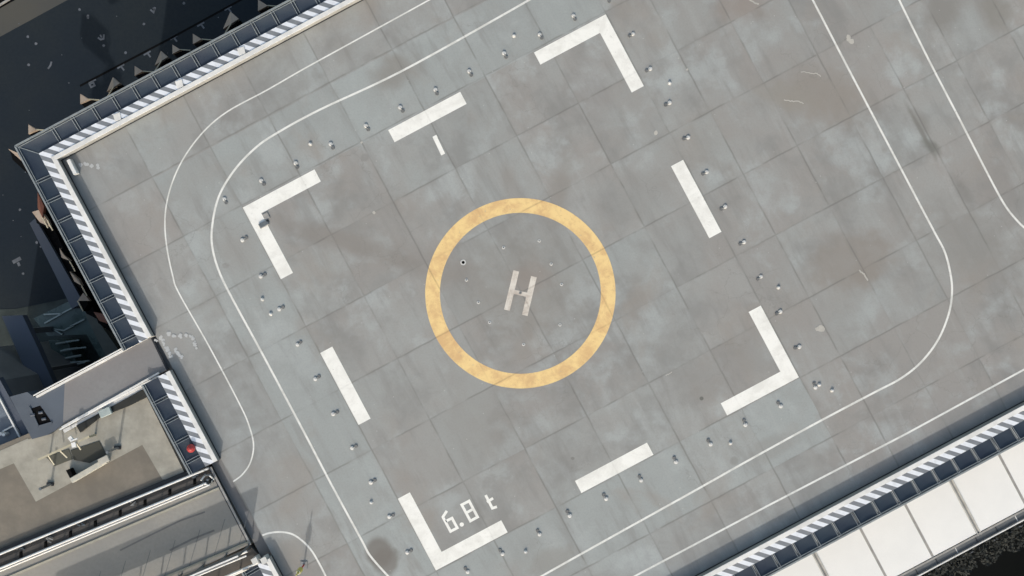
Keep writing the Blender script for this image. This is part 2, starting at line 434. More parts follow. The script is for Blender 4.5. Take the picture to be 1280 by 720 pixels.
line('boundary_line', [(1300, 451), (1135, 541), (960, 632), (790, 722), (740, 749)], .12, M_line, 'thin white line running along the lower parapet')
line('boundary_line', smooth_path([(328, 669), (338, 666), (352, 665), (366, 668), (379, 677), (390, 689), (400, 706), (408, 722), (414, 736)]),
     .115, M_line, 'short curved white line beside the fire monitor')
line('short_marking', [(543.2, 170.5), (554.0, 193.2)], .27, M_wht, 'short white bar painted below the upper dash')
_m = MB().ribbon([P(541.6, 172.6), P(546.4, 170.2)], .2, DZ + .004); mark('short_marking', _m, M_wht, 'head of the short white bar')

# pale scuffs and scratches
sc = MB()
for pts, w in (([(980, 124.5), (990, 126.5), (999, 127), (1006, 130)], .08), ([(1001, 90), (1008, 90.5), (1016, 92), (1021, 91.5), (1027, 96)], .07), ([(1074, 338), (1080, 343), (1086, 352)], .12),
               ([(936, -1), (943, 3), (950, 6)], .12), ([(832, 469), (842, 464)], .05)):
    jj = []
    for p_, q_ in zip(pts, pts[1:]):
        jj += [P(p_[0] + (q_[0] - p_[0]) * t_ / 5, p_[1] + (q_[1] - p_[1]) * t_ / 5 + random.uniform(-.7, .7)) for t_ in range(5)]
    sc.ribbon(jj, w * .75, DZ)
for jz, (x, y, r) in enumerate(((1060.5, 46, .15), (1064, 51.5, .18), (1060, 50, .11), (820, 166, .14), (859, 87, .07), (467.5, 266, .1), (452, 178, .07), (1026, 411, .22), (1022, 411, .14))):
    sc.disc(P(x, y), r, DZ + .003 + .0006 * jz, 9, .25)
mark('paint_scuff', sc, M_scuff, 'pale scratches and splashes on the concrete')
# rows of small stencilled characters too worn to read
lt = MB()
def letters(a, b, k, s=.17):
    for i in range(k):
        t = i / max(1, k - 1); x = a[0] + (b[0] - a[0]) * t; y = a[1] + (b[1] - a[1]) * t; o = P(x, y)
        for j in range(3):
            dx, dy = random.uniform(-s, s) * .4, random.uniform(-s, s) * .4
            lt.disc((o.x + dx, o.y + dy), s * random.uniform(.30, .46), DZ + .0004 * (len(lt.f) % 60), 7, .3)
letters((201.3, 422), (213.5, 445.5), 7, .22); letters((220, 437.5), (225.5, 446.5), 3, .24); letters((239.5, 421), (246.5, 435), 5, .2)
letters((210, 417.3), (232, 420.6), 4, .26); letters((195, 426), (195.5, 427), 1, .18); letters((101, 206), (121, 208), 4, .26)
mark('stencil_marking', lt, M_faint, 'worn illegible rows of pale stencilled characters')
jt = MB()
jt.beam(P(187.5, 418, .004), P(209, 462.5, .004), .11, .02)
mark('joint_strip', jt, M_dk)
jt = MB(); jt.beam(P(263, 584, .008), P(313, 681, .008), .13, .03)
mark('joint_strip', jt, M_seam, 'pale metal joint strip where the ramp meets the deck')
jt = MB(); jt.beam(P(261.2, 584, .004), P(311.2, 681, .004), .09, .02)
mark('joint_strip', jt, M_dk)

# ------------------------------------------------------------------ parapets and safety nets
def uv(p, t, nrm, a, w, z): q = p + t * a + nrm * w; return L(q.x, q.y, z)
PITCH = 1.398
def run(p0, p1, nrm, m0, m1, lab, nlab, phase=0.0, hh=.58):
    p0 = Vector(p0); p1 = Vector(p1); nrm = Vector(nrm); ln = (p1 - p0).length; t = (p1 - p0).normalized()
    def quad(w0, w1): return [uv(p0, t, nrm, -m0 * w0, w0, 0), uv(p0, t, nrm, ln + m1 * w0, w0, 0), uv(p0, t, nrm, ln + m1 * w1, w1, 0), uv(p0, t, nrm, -m0 * w1, w1, 0)]
    pw = thing('parapet_wall', uv(p0, t, nrm, ln / 2, .15, 0), lab, 'parapet', 'striped parapets round the deck')
    MB().prism(quad(.02, .27), -.3, hh).build('wall_body', M_kerb, pw)
    MB().prism(quad(0, .285), hh, hh + .04).build('coping', M_cope, pw, bevel=.012)
    MB().prism(quad(.272, .86), hh - .14, hh - .03).build('striped_ledge', M_haz, pw)
    MB().prism(quad(-.01, .012), .0, .12).build('skirting', M_dk, pw)
    # low floodlit cable clips on the ledge
    sn = thing('safety_net', uv(p0, t, nrm, ln / 2, 1.3, hh - .3), nlab, 'safety net', 'safety nets hung outside the parapets')
    z0, z1 = hh - .22, hh - .02; wi, wo = .90, 1.93
    def zz(w): return z0 + (z1 - z0) * (w - wi) / (wo - wi)
    f = MB()
    f.beam(uv(p0, t, nrm, -m0 * wi, wi, z0), uv(p0, t, nrm, ln + m1 * wi, wi, z0), .06, .08)
    f.build('inner_frame', M_netf, sn)
    f = MB(); f.beam(uv(p0, t, nrm, -m0 * wo, wo, z1), uv(p0, t, nrm, ln + m1 * wo, wo, z1), .10, .12)
    f.build('outer_rail', M_bar, sn)
    f = MB(); f.beam(uv(p0, t, nrm, -m0 * (wo - .14), wo - .14, z1 - .01), uv(p0, t, nrm, ln + m1 * (wo - .14), wo - .14, z1 - .01), .035, .05)
    f.build('lashing_wire', M_bar, sn)
    if m0: MB().beam(uv(p0, t, nrm, -m0 * wi - .02, wi, z0 + .01), uv(p0, t, nrm, -m0 * wo + .02, wo, z1 + .01), .05, .07).build('mitre_bar', M_bar, sn)
    cuts = []; a = phase
    while a < ln: cuts.append(a); a += PITCH
    edges = [None] + cuts + [None]
    for i in range(len(edges) - 1):
        e0, e1 = edges[i], edges[i + 1]
        def ends(w): return ((-m0 * w if e0 is None else e0) + .012, (ln + m1 * w if e1 is None else e1) - .012)
        a0, a1 = ends(wi + .04); b0, b1 = ends(wo - .06)
        if a1 - a0 < .1: continue
        k = 8; vs = []
        for j in range(5):
            w = wi + .04 + (wo - .1 - wi) * j / 4; q0, q1 = ends(w)
            for i2 in range(k + 1):
                s_ = i2 / k; sag = .07 * math.sin(math.pi * s_) * math.sin(math.pi * j / 4)
                vs.append(uv(p0, t, nrm, q0 + (q1 - q0) * s_, w, zz(w) - sag))
        fs = [(j * (k + 1) + i2, j * (k + 1) + i2 + 1, (j + 1) * (k + 1) + i2 + 1, (j + 1) * (k + 1) + i2) for j in range(4) for i2 in range(k)]
        MB().add(vs, fs).build('net_panel', M_net, sn, smooth=True)
    for a in cuts:
        f = MB()
        for o_ in (-.085, .085):
            f.beam(uv(p0, t, nrm, a + o_, .88, z0 + .035), uv(p0, t, nrm, a + o_, wo, z1 + .035), .036, .03)
        f.beam(uv(p0, t, nrm, a, .8, z0 - .75), uv(p0, t, nrm, a, wo - .1, z1 - .06), .05, .06)
        f.build('bracket', M_bar, sn)
    return pw, sn

run((UL, VT), (14, VT), (0, -1), 1, 0, 'cream topped parapet with grey and white diagonal stripes along the upper deck edge', 'navy netting panels outside the upper parapet, above the parking bays', .62)
run((UL, -8.35), (UL, VT), (-1, 0), 0, 1, 'striped parapet from the upper left corner down to the grey walkway', 'navy netting panels left of the deck, from the corner to the walkway', .55)
run((UL, .35), (UL, -5.95), (-1, 0), 0, 0, 'short striped parapet between the grey walkway and the ramp', 'short navy net with a red lamp beside the paved court', .75)
run((UL, VB), (UL, 7.2), (-1, 0), 1, 0, 'striped parapet end cut off by the bottom edge beside the fire monitor', 'navy net end at the bottom edge below the ramp fence', .7)
run((36, VB), (UL, VB), (0, 1), 0, 1, 'striped parapet along the lower deck edge above the white canopy', 'navy netting panels between the lower parapet and the white canopy', .5)

# coping details: small fixing plates on the upper stripes
for u_ in (-16.9, -12.55, -8.2):
    pl = MB().prism([L(u_ - .28, -21.12), L(u_ + .12, -21.05), L(u_ + .25, -21.5), L(u_ - .2, -21.56)], .553, .60).build('fixing_plate', M_cope, bevel=.01)
    tag(pl, {-16.9: 'pale square plate on the upper stripes, nearest the deck corner', -12.55: 'pale square plate on the upper stripes, middle of three', -8.2: 'pale square plate on the upper stripes, farthest from the deck corner'}[u_], 'plate', 'pale plates on the upper stripes')

# ------------------------------------------------------------------ building under the deck
bd = thing('terminal_building', L(10, 0, -14), 'multi storey building carrying the helipad deck on its roof', 'building')
MB().prism([L(UL - .8, VT - .8), L(UR, VT - .8), L(UR, VB + .8), L(UL - .8, VB + .8)], -14, -.36).build('wall', M_wall, bd)
for z in (-12.5, -9.2, -5.9, -2.8):
    for q in (([(UL - .82, VT - .84), (UR, VT - .84), (UR, VT - .79), (UL - .82, VT - .79)]), ([(UL - .84, VT), (UL - .79, VT), (UL - .79, VB), (UL - .84, VB)]), ([(UL, VB + .79), (UR, VB + .79), (UR, VB + .84), (UL, VB + .84)])):
        MB().prism([L(a, b) for a, b in q], z, z + 1.7).build('window', M_glass, bd)

# ------------------------------------------------------------------ floodlights round the pad
def flood_proto():
    r = thing('floodlight', (0, 0, 0), 'x', 'floodlight', 'floodlights aimed at the landing circle')
    MB().prism([(-.10, -.16), (.10, -.16), (.10, .12), (-.10, .12)], .0, .02).build('base_plate', M_grey, r)
    m = MB(); m.tube((0, -.11, .02), (0, -.11, .07), .14, .13, 16); m.tube((0, -.11, .07), (0, -.11, .09), .13, .06, 16)
    m.build('housing', M_body, r)
    m = MB(); m.tube((0, .18, .012), (0, .18, .06), .12, .11, 16)
    m.build('lens_hood', M_lens, r)
    MB().tube((0, -.06, .07), (0, .12, .05), .035, n=8).build('stem', M_grey, r)
    return r
def copy_tree(o, parent=None):
    c = o.copy(); COL.objects.link(c); c.parent = parent
    for ch in o.children: copy_tree(ch, c)
    return c
fp = flood_proto(); used = [False]
def flood(x, y, side, label):
    o = fp if not used[0] else copy_tree(fp); used[0] = True
    q = P(x, y); o.location = (q.x, q.y, .0)
    d = {'t': CV, 'r': -CU, 'l': CU, 'b': -CV}[side]
    o.rotation_euler = (0, 0, math.atan2(d.y, d.x) - math.pi / 2 + random.uniform(-.2, .2)); k_ = random.uniform(.86, .98); o.scale = (k_, k_, k_)
    o['label'] = label
ORD = ['first', 'second', 'third', 'fourth', 'fifth', 'sixth', 'seventh', 'eighth', 'ninth', 'tenth', 'eleventh', 'twelfth', 'thirteenth', 'fourteenth']
top = [(281.5, 250.5), (328, 227.5), (370.5, 206), (414.5, 182), (458.5, 159), (501.5, 136), (545, 114), (587.5, 91), (631, 68.5), (675.5, 45), (717.5, 21.5), (760, -1)]
for i, (x, y) in enumerate(top): flood(x, y, 't', f'white floodlight with dark hood, {ORD[i]} from the left in the upper row')
rt = [(789.5, 43.5), (811, 87), (835, 129.5), (858, 172.5), (881.5, 216), (904.5, 259.5), (928, 303.5), (949.5, 347), (973.5, 390.5), (997, 434)]
for i, (x, y) in enumerate(rt): flood(x, y, 'r', f'white floodlight with dark hood, {ORD[i]} from the top in the right row')
lf = [(305, 299), (328, 344.5), (351, 385.5), (373.5, 429.5), (396, 472.5), (418.5, 516.5), (442, 559), (465.5, 602), (488.5, 645), (511, 689.5)]
for i, (x, y) in enumerate(lf): flood(x, y, 'l', f'white floodlight with dark hood, {ORD[i]} from the top in the left row')
bt = [(583.5, 713), (627, 690.5), (673.5, 666), (711, 642.5), (756.5, 621.5), (800.5, 598.5), (844, 575.5), (887, 553.5), (931, 529), (974.5, 506), (1018.5, 482.5)]
for i, (x, y) in enumerate(bt): flood(x, y, 'b', f'white floodlight with dark hood, {ORD[i]} from the left in the lower row')

# low round fittings: no hood
def small(x, y, label, r=.12, name='marker_light', hgt=.09):
    q = P(x, y); o = thing(name, (q.x, q.y, 0), label, 'marker light', 'low marker lights between the floodlights')
    MB().tube((q.x, q.y, .0), (q.x, q.y, hgt), r, r * .8, 12).build('housing', M_body, o)
    MB().tube((q.x, q.y, hgt), (q.x, q.y, hgt + .05), r * .5, r * .3, 10).build('dome', M_rail, o)
for i, (x, y) in enumerate([(388, 180), (642.5, 45)]): small(x, y, f'low pale marker light without hood, {ORD[i]} from the left in the upper row')
for i, (x, y) in enumerate([(837, 104), (973, 359.5)]): small(x, y, f'low pale marker light without hood, {ORD[i]} from the top in the right row')
for i, (x, y) in enumerate([(328, 374), (338.5, 392.5), (464, 628)]): small(x, y, f'low pale marker light without hood, {ORD[i]} from the top in the left row')
for i, (x, y) in enumerate([(657, 689.5), (913, 554), (1024, 481), (1040, 488)]): small(x, y, f'low pale marker light without hood, {ORD[i]} from the left in the lower row')
inset = [(674, 301, 'upper right of the H, below the ring'), (689, 330, 'just upper right of the H'), (702, 355.5, 'directly right of the H'), (700, 406, 'lower right of the H'), (654.5, 430.5, 'directly below the H'),
         (612, 403, 'lower left of the H'), (598, 378, 'left of the H, level with its foot'), (583, 350, 'far left of the H'), (629.5, 309.5, 'above the H, slightly left')]
for x, y, t in inset:
    q = P(x, y); o = thing('inset_light', (q.x, q.y, 0), f'tiny flush light inside the circle, {t}', 'inset light', 'flush lights inside the landing circle')
    MB().tube((q.x, q.y, .0), (q.x, q.y, .02), .10, .09, 14).build('rim', M_body, o)
    MB().tube((q.x, q.y, .02), (q.x, q.y, .035), .05, .04, 12).build('lens', M_grey, o)
q = P(579, 328); o = thing('deck_drain', (q.x, q.y, 0), 'round drain with pale rim and black hole inside the yellow circle', 'drain')
m = MB(); k = 16; vs = [(q.x + math.cos(2 * math.pi * i / k) * r, q.y + math.sin(2 * math.pi * i / k) * r, .012) for r in (.10, .18) for i in range(k)]
m.add(vs, [(i, k + i, k + (i + 1) % k, (i + 1) % k) for i in range(k)]); m.build('rim', M_body, o)
MB().disc((q.x, q.y), .10, .007, 14).build('hole', M_black, o)
q = P(650.5, 366.2); o = thing('centre_light', (q.x, q.y, 0), 'small dark round light set in the crossbar of the H', 'inset light')
MB().tube((q.x, q.y, .006), (q.x, q.y, .03), .09, .08, 14).build('housing', M_grey, o)
MB().tube((q.x, q.y, .03), (q.x, q.y, .04), .05, .04, 12).build('lens', M_lens, o)

# grey junction box on the upper left corner mark
q = P(330, 280.5); o = thing('junction_box', (q.x, q.y, .01), 'grey metal junction box lying on the left corner mark', 'junction box')
d = CU
def ob(c, a, b, z0, z1): return [(c.x + CU.x * i * a + CV.x * j * b, c.y + CU.y * i * a + CV.y * j * b) for i, j in ((-1, -1), (1, -1), (1, 1), (-1, 1))], z0, z1
mg = mat('box_grey', (.34, .345, .34), .5, .2)
MB().prism(*ob(q, .30, .16, .006, .12)).build('cabinet', mg, o, bevel=.015)
MB().prism(*ob(q, .26, .12, .121, .135)).build('lid', M_netf, o, bevel=.005)
q2 = P(333, 270.5); MB().prism(*ob(q2, .17, .20, .006, .06)).build('cable_tray', M_seam, o)
q3 = P(334.5, 276); MB().tube((q3.x, q3.y, .01), (q3.x, q3.y, .12), .06).build('conduit', M_dk, o)

# fire monitor by the short curved line
q = P(380, 706); o = thing('fire_monitor', (q.x, q.y, 0), 'yellow topped fire monitor on a pole at the bottom, casting a long shadow', 'fire monitor')
MB().prism([(q.x - .22, q.y - .22), (q.x + .22, q.y - .22), (q.x + .22, q.y + .22), (q.x - .22, q.y + .22)], 0, .05).build('base_plate', M_grey, o)
MB().tube(q + Vector((0, 0, .04)), q + Vector((0, 0, .95)), .055).build('riser', M_red, o)
m = MB(); m.tube(q + Vector((0, 0, .9)), q + Vector((0, 0, 1.45)), .16, .14, 14); m.tube(q + Vector((-.16, -.05, 1.2)), q + Vector((.16, .05, 1.2)), .07, n=12)
m.build('valve_body', M_mon, o, bevel=.01)
MB().tube(q + Vector((0, 0, 1.43)), q + Vector((.0, .0, 2.0)), .05, .035, 12).build('nozzle', M_mon, o)
m = MB(); k = 16
for i in range(k):
    a0, a1 = 2 * math.pi * i / k, 2 * math.pi * (i + 1) / k; c = q + Vector((0, -.0, 1.47))
    m.tube(c + Vector((math.cos(a0) * .1, math.sin(a0) * .1, 0)), c + Vector((math.cos(a1) * .1, math.sin(a1) * .1, 0)), .02, n=6)
m.build('hand_wheel', M_body, o)

# red lamp on the short net
q = P(239.5, 560, .55); o = thing('obstruction_lamp', (q.x, q.y, .4), 'red obstruction lamp standing on the short net by the ramp', 'lamp')
MB().tube(q + Vector((0, 0, -.15)), q + Vector((0, 0, .02)), .16, n=14).build('base', M_grey, o)
m = MB()
for j in range(4):
    z0, z1 = .02 + j * .09, .02 + (j + 1) * .09; r0, r1 = [.25, .27, .24, .17, .05][j], [.25, .27, .24, .17, .05][j + 1]
    m.tube(q + Vector((0, 0, z0)), q + Vector((0, 0, z1)), r0, r1, 16)
m.build('lens', M_red, o)

# white bench-like strip box in the upper left corner
q0, q1 = P(87, 200, .2), P(96, 218, .2); o = thing('cable_trunking', (q0 + q1) / 2 - Vector((0, 0, .2)), 'pale box trunking in the upper left corner of the deck', 'trunking')
MB().beam(q0, q1, .26, .34).build('casing', M_cope, o, bevel=.02)
MB().beam(q0 + Vector((0, 0, .18)), q1 + Vector((0, 0, .18)), .20, .02).build('lid', M_cope, o)

# ------------------------------------------------------------------ ground and street far below
G = -14.0
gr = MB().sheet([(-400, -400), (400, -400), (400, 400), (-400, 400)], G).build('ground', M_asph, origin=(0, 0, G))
tag(gr, 'asphalt street and parking area far below, shade painted in as dark blue grey', kind='structure')
def gm(name, mb, m, lab=None):
    o = mb.build(name, m, gr)
    if lab: o['label'] = lab
MB_ = MB().sheet([P(x, y, G) for x, y in ((-200, 151), (0, 46), (88, -2), (220, -75), (80, -260), (-500, 0))], G + .004)  # edge follows the shadow line; sunlit ground painted beyond it
pv = MB_.build('sunlit_patch', M_sunlit); tag(pv, 'lighter olive grey patch painted as sunlit asphalt in the upper left corner', kind='structure')
k = G + .012
m = MB(); m.beam(P(-30, 24, G + .06), P(12, -1, G + .06), .14, .12); gm('kerb_line', m, M_seam)
m = MB(); m.ribbon([P(-40, 21, G), P(14, -9, G)], 1.3, G + .012); gm('gutter_strip', m, M_black)
m = MB(); m.ribbon([P(100, 107.5, G), P(215, 47, G), P(297, 2, G), P(330, -16, G)], .16, k); gm('bay_line', m, M_black, 'thin dark line along the ends of the parking bays')
T1 = Vector((.866, -.5)); T2 = Vector((.45, .89))
for x, y in ((151, 83), (184, 66.5), (217, 47), (251, 30.5), (285, 10.5), (318, -7)):
    m = MB(); a = Vector((x, y))
    m.ribbon([P(*(a - T1 * 5), G), P(*(a + T1 * 5), G)], .13, k)
    m.ribbon([P(*(a + T1 * .5 + T2 * .9), G), P(*(a + T1 * 1.5 + T2 * 6.5), G)], .13, k); gm('bay_marking', m, M_mark)
m = MB(); m.ribbon([P(*p, G) for p in ((111, 104), (120, 99.5))], .12, k); m.ribbon([P(*p, G) for p in ((112, 105), (116.5, 103), (118.5, 107), (114, 109))], .14, k, close=True); gm('bay_marking', m, M_mark)
m = MB(); m.ribbon([P(*p, G) for p in ((16, 328), (26, 322.5))], .28, k); m.ribbon([P(*p, G) for p in ((22.5, 328), (24.5, 332.5))], .2, k); gm('bay_marking', m, M_mark)
m = MB(); m.ribbon([P(*p, G) for p in ((50, 309), (54.5, 306))], .14, k); gm('bay_marking', m, M_mark)
for pts in ([(60, 86), (63, 82), (64.5, 77)], [(122.5, 47), (126, 49.5), (129.5, 48.5), (130, 43)], [(188, 12), (192, 15.5), (194, 9)]):
    m = MB(); m.ribbon([P(*p, G) for p in pts], .14, k)
    if pts[0][0] > 100: m.ribbon([P(pts[1][0] + 1, pts[1][1] - 2.5, G), P(pts[1][0] - .5, pts[1][1] - 6, G)], .12, k)
    gm('arrow_marking', m, M_mark)
m = MB()  # small pale specks scattered over the asphalt
for i in range(30):
    x, y = random.uniform(0, 300), random.uniform(0, 340)
    m.disc(P(x, y, G), random.uniform(.03, .06), k, 6, .3)
for x, y in ((99.5, 12), (110, 20), (110, 22), (35, 46), (45, 54.5), (180, 30), (130, 57), (157, 66), (36, 81), (230, 4), (29, 342), (46, 303), (25, 262)): m.disc(P(x, y, G), .11, k, 7, .2)
gm('pale_spots', m, M_mark)

# ------------------------------------------------------------------ folded brown fins on the facade
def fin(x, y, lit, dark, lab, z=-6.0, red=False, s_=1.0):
    """folded sheet: a brown outer flap, and a black solid painted as the shade behind it"""
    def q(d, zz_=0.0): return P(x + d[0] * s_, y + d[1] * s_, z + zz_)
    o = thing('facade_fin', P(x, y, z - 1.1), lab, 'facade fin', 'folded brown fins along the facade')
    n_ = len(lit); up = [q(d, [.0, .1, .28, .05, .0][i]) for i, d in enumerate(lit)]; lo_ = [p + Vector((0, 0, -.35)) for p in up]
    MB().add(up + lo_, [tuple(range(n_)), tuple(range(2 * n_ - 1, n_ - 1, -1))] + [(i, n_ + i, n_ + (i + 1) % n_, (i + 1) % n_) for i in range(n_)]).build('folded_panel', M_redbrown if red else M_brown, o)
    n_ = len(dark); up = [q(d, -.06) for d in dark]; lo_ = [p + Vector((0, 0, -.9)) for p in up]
    MB().add(up + lo_, [tuple(range(n_)), tuple(range(2 * n_ - 1, n_ - 1, -1))] + [(i, n_ + i, n_ + (i + 1) % n_, (i + 1) % n_) for i in range(n_)]).build('shade_side', M_black, o)  # black body painted as the fin's shaded side
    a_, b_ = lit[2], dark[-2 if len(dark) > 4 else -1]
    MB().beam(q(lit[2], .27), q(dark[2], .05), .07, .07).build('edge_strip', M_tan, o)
M_redbrown = mat('red_brown_metal', (.20, .075, .045), .5, .1)
A1, A2 = [(-5, -7), (-5, 6), (6, 0)], [(-4, 6), (6, 0), (20, 1), (12, 7), (2, 12)]
B1, B2 = [(0, -11), (9, -3), (1, 2), (-8, 8)], [(1, 2), (9, -3), (6, 4), (-9, 18)]
B2 = [(9, -3), (1, 2), (-9, 18), (6, 4)]
tops = [(40, 162, 'A', .9), (105, 124, 'A', .95), (141, 107, 'B', .95), (173, 89, 'A', .95), (201, 74, 'B', .95), (220, 62, 'A', .9), (246, 49, 'A', 1.0), (288, 27, 'B', 1.15), (328, 7, 'A', 1.1), (358, -8, 'B', 1)]
for i, (x, y, t_, s_) in enumerate(tops[:9]):
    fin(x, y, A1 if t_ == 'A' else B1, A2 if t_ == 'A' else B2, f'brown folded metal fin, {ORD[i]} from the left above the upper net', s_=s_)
lefts = [(18, 192, [(-8, -6), (6, 0), (24, 25), (10, 10)], False), (50, 252, [(-3, -12), (5, 6), (3, 20), (-3, 8)], True), (50, 272, [(-10, -7), (0, -10), (9, 3), (13, 12), (0, 6)], False),
         (78, 318, [(-4, -8), (2, 1), (9, 8), (-1, 4)], False), (93, 347, [(-6, -8), (5, 2), (9, 10), (0, 5)], False), (104, 373, [(0, -7), (8, 3), (-7, 3)], False), (126, 398, [(-9, -8), (5, -5), (10, 7), (-2, 3)], True)]
for i, (x, y, l_, rd_) in enumerate(lefts):
    dk_ = [l_[0], (l_[0][0] + 4, l_[0][1] + 13), (l_[2][0] + 5, l_[2][1] + 12), l_[2]]
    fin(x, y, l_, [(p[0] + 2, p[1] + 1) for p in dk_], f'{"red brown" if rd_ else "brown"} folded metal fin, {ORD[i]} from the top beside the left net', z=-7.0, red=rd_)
o = MB().prism([P(x, y, -8.3) for x, y in ((50, 280), (66, 283), (124, 400), (108, 392), (62, 310))], -9.2, -8.3).build('black_strip', M_black)  # black prism filling the gap between plinth and net
tag(o, 'long black strip between the plinth wall and the left net', 'soffit')

# ------------------------------------------------------------------ structures left of the deck
def poly(l, z): return [P(x, y, z) for x, y in l]
pl = MB().prism(poly([(37, 279), (44, 273), (60, 300), (104, 378), (90, 386)], -8), -14, -8).build('plinth_wall', M_slab); tag(pl, 'long blue grey plinth wall beside the brown fins', 'wall')
# sunken yard with dark glass and pipes
yd = MB().sheet(poly([(-30, 388), (20, 386), (88, 372), (170, 420), (172, 470), (60, 530), (-30, 520)], -13.9), -13.98).build('sunken_yard', M_pit); tag(yd, kind='structure', label='dark floor of the sunken service yard')
o = thing('glass_roof', P(80, 420, -11), 'dark green glass roof with thin pale bars left of the deck', 'glass roof')
MB().prism(poly([(42, 398), (104, 368), (152, 440), (128, 452), (108, 418), (60, 420)], -11), -11.2, -11).build('glazing', M_green, o)
for a, b in (((55, 393), (77, 392)), ((77, 392), (104, 378)), ((56, 404), (78, 392)), ((88, 408), (106, 399)), ((66, 411), (80, 413)), ((80, 413), (92, 407)), ((82, 427), (99, 425)), ((80, 437), (108, 434)), ((88, 453), (112, 451)), ((66, 411), (78, 418)), ((110, 395), (132, 436))):
    MB().beam(P(*a, -10.9), P(*b, -10.9), .10, .12).build('glazing_bar', M_pipe, o)
ch = MB().prism(poly([(106, 392), (116, 392), (150, 440), (136, 450), (122, 425)], -10), -14, -10).build('service_ledge', mat('ledge_grey', (.16, .17, .15), .8)); tag(ch, 'narrow grey ledge under the net left of the deck', 'ledge')
eq = thing('service_unit', P(85, 450, -13.9), 'dark machinery unit with thin pipes in the sunken yard', 'machinery')
MB().prism(poly([(60, 425), (84, 425), (100, 465), (84, 475), (72, 460)], -12), -13.95, -12).build('casing', M_green, eq, bevel=.05)
for i in range(4):
    MB().tube(P(70 + i * 6, 430 + i * 9, -11.7), P(92 + i * 5, 426 + i * 9, -11.7), .09).build('pipe', M_pipe, eq)
sl = MB().prism(poly([(2, 395), (28, 394), (46, 432), (68, 481), (58, 500), (40, 482)], -6), -6.6, -6).build('roof_slab', M_slab); tag(sl, 'long tilted blue grey roof slab at the left edge', 'roof slab')
cl = thing('slab_column', P(45, 450, -13.98), 'pair of dark columns under the long blue grey slab', 'column')
for x, y in ((22, 415), (48, 465)):
    q = P(x, y, -6.6); MB().prism([(q.x - .2, q.y - .2), (q.x + .2, q.y - .2), (q.x + .2, q.y + .2), (q.x - .2, q.y + .2)], -13.98, -6.61).build('shaft', M_wall, cl)
tr = MB().prism(poly([(-20, 440), (8, 442), (20, 455), (36, 470), (38, 486), (20, 492), (-20, 492)], -9), -14, -9).build('terrace_floor', mat('terrace_olive', (.40, .36, .26), .9, scale=.5, col2=(.17, .16, .12))); tag(tr, 'olive brown terrace at the left edge', kind='structure')
oc = MB().prism(poly([(6, 484), (24, 477), (30, 485), (11, 492)], -8.8), -8.99, -8.7).build('ochre_bench', M_ochre, bevel=.02); tag(oc, 'ochre wooden bench on the olive terrace', 'bench')
ct = thing('dark_planter', P(15, 478, -9), 'black planter on the olive terrace', 'planter')
MB().prism(poly([(2, 470), (12, 472), (22, 484), (8, 486)], -8.6), -8.99, -8.6).build('box', M_black, ct, bevel=.03)

# walkway bridge to the deck
wk = thing('walkway_bridge', P(120, 480, -.5), 'flat grey concrete walkway bridging to the left side of the deck', 'walkway')
MB().prism(poly([(187, 419), (209, 462.5), (200, 467), (79, 530.5), (81.5, 475)], -.05), -.55, -.012).build('slab', M_walk, wk)
MB().beam(P(184, 422.3, .05), P(46, 496, .05), .13, .16).build('kerb', M_cope, wk)
MB().beam(P(182, 420, .2), P(42, 494.5, .2), .07, .10).build('handrail', M_rail, wk)
MB().beam(P(199, 466, .05), P(78, 534, .05), .12, .16).build('kerb', M_cope, wk)
MB().beam(P(199, 469.5, .02), P(75, 537, .02), .09, .12).build('handrail', M_rail, wk)
MB().beam(P(200, 472, -.2), P(80, 539, -.2), .22, .10).build('edge_beam', M_cope, wk)
pf = thing('shaded_landing', P(50, 515, -1), 'landing at the far end of the walkway, its shadow painted in blue grey', 'platform')
MB().prism(poly([(12, 496), (34, 490), (42.5, 496.5), (81.3, 475.2), (78.8, 530.5), (62, 543), (40, 549)], -.02), -1.2, -.02).build('slab', M_blue, pf)  # right edge cut along the shadow boundary, shade carried by the colour
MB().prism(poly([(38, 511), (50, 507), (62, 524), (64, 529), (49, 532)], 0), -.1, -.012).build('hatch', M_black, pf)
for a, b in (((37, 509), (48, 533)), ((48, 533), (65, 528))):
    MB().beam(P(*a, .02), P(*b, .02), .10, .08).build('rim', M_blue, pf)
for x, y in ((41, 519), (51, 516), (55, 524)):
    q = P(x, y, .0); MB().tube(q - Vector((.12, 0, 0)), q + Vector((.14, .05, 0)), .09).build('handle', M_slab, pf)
# neighbouring low roof
lr = thing('low_roof_house', P(10, 525, -13.98), 'low building with pale blue grey roof at the left edge', 'building')
MB().prism(poly([(-60, 440), (0, 476), (33, 551), (-60, 597)], -1.5), -13.98, -1.7).build('wall', M_wall, lr)
MB().prism(poly([(-60, 445), (-2, 488), (25, 545), (-60, 590)], -1.5), -1.69, -1.5).build('roof', M_lroof, lr)
MB().beam(P(-3, 474, -1.3), P(42, 556, -1.3), .5, .5).build('parapet', M_slab, lr)
MB().beam(P(-8, 482, -1.0), P(27, 549, -1.0), .10, .2).build('gutter', M_cope, lr)
MB().beam(P(-60, 598, -1.2), P(30, 556, -1.2), .18, .4).build('parapet', M_cope, lr)
MB().beam(P(4, 539, -1.35), P(17, 532, -1.35), .10, .12).build('vent_pipe', M_cope, lr)
for x, y in ((2, 542), (6, 543), (24, 536), (33, 545), (27, 552)):
    q = P(x, y, -1.2); MB().tube(q - Vector((0, 0, .4)), q + Vector((0, 0, .15)), .14, .10).build('vent', M_rail, lr)

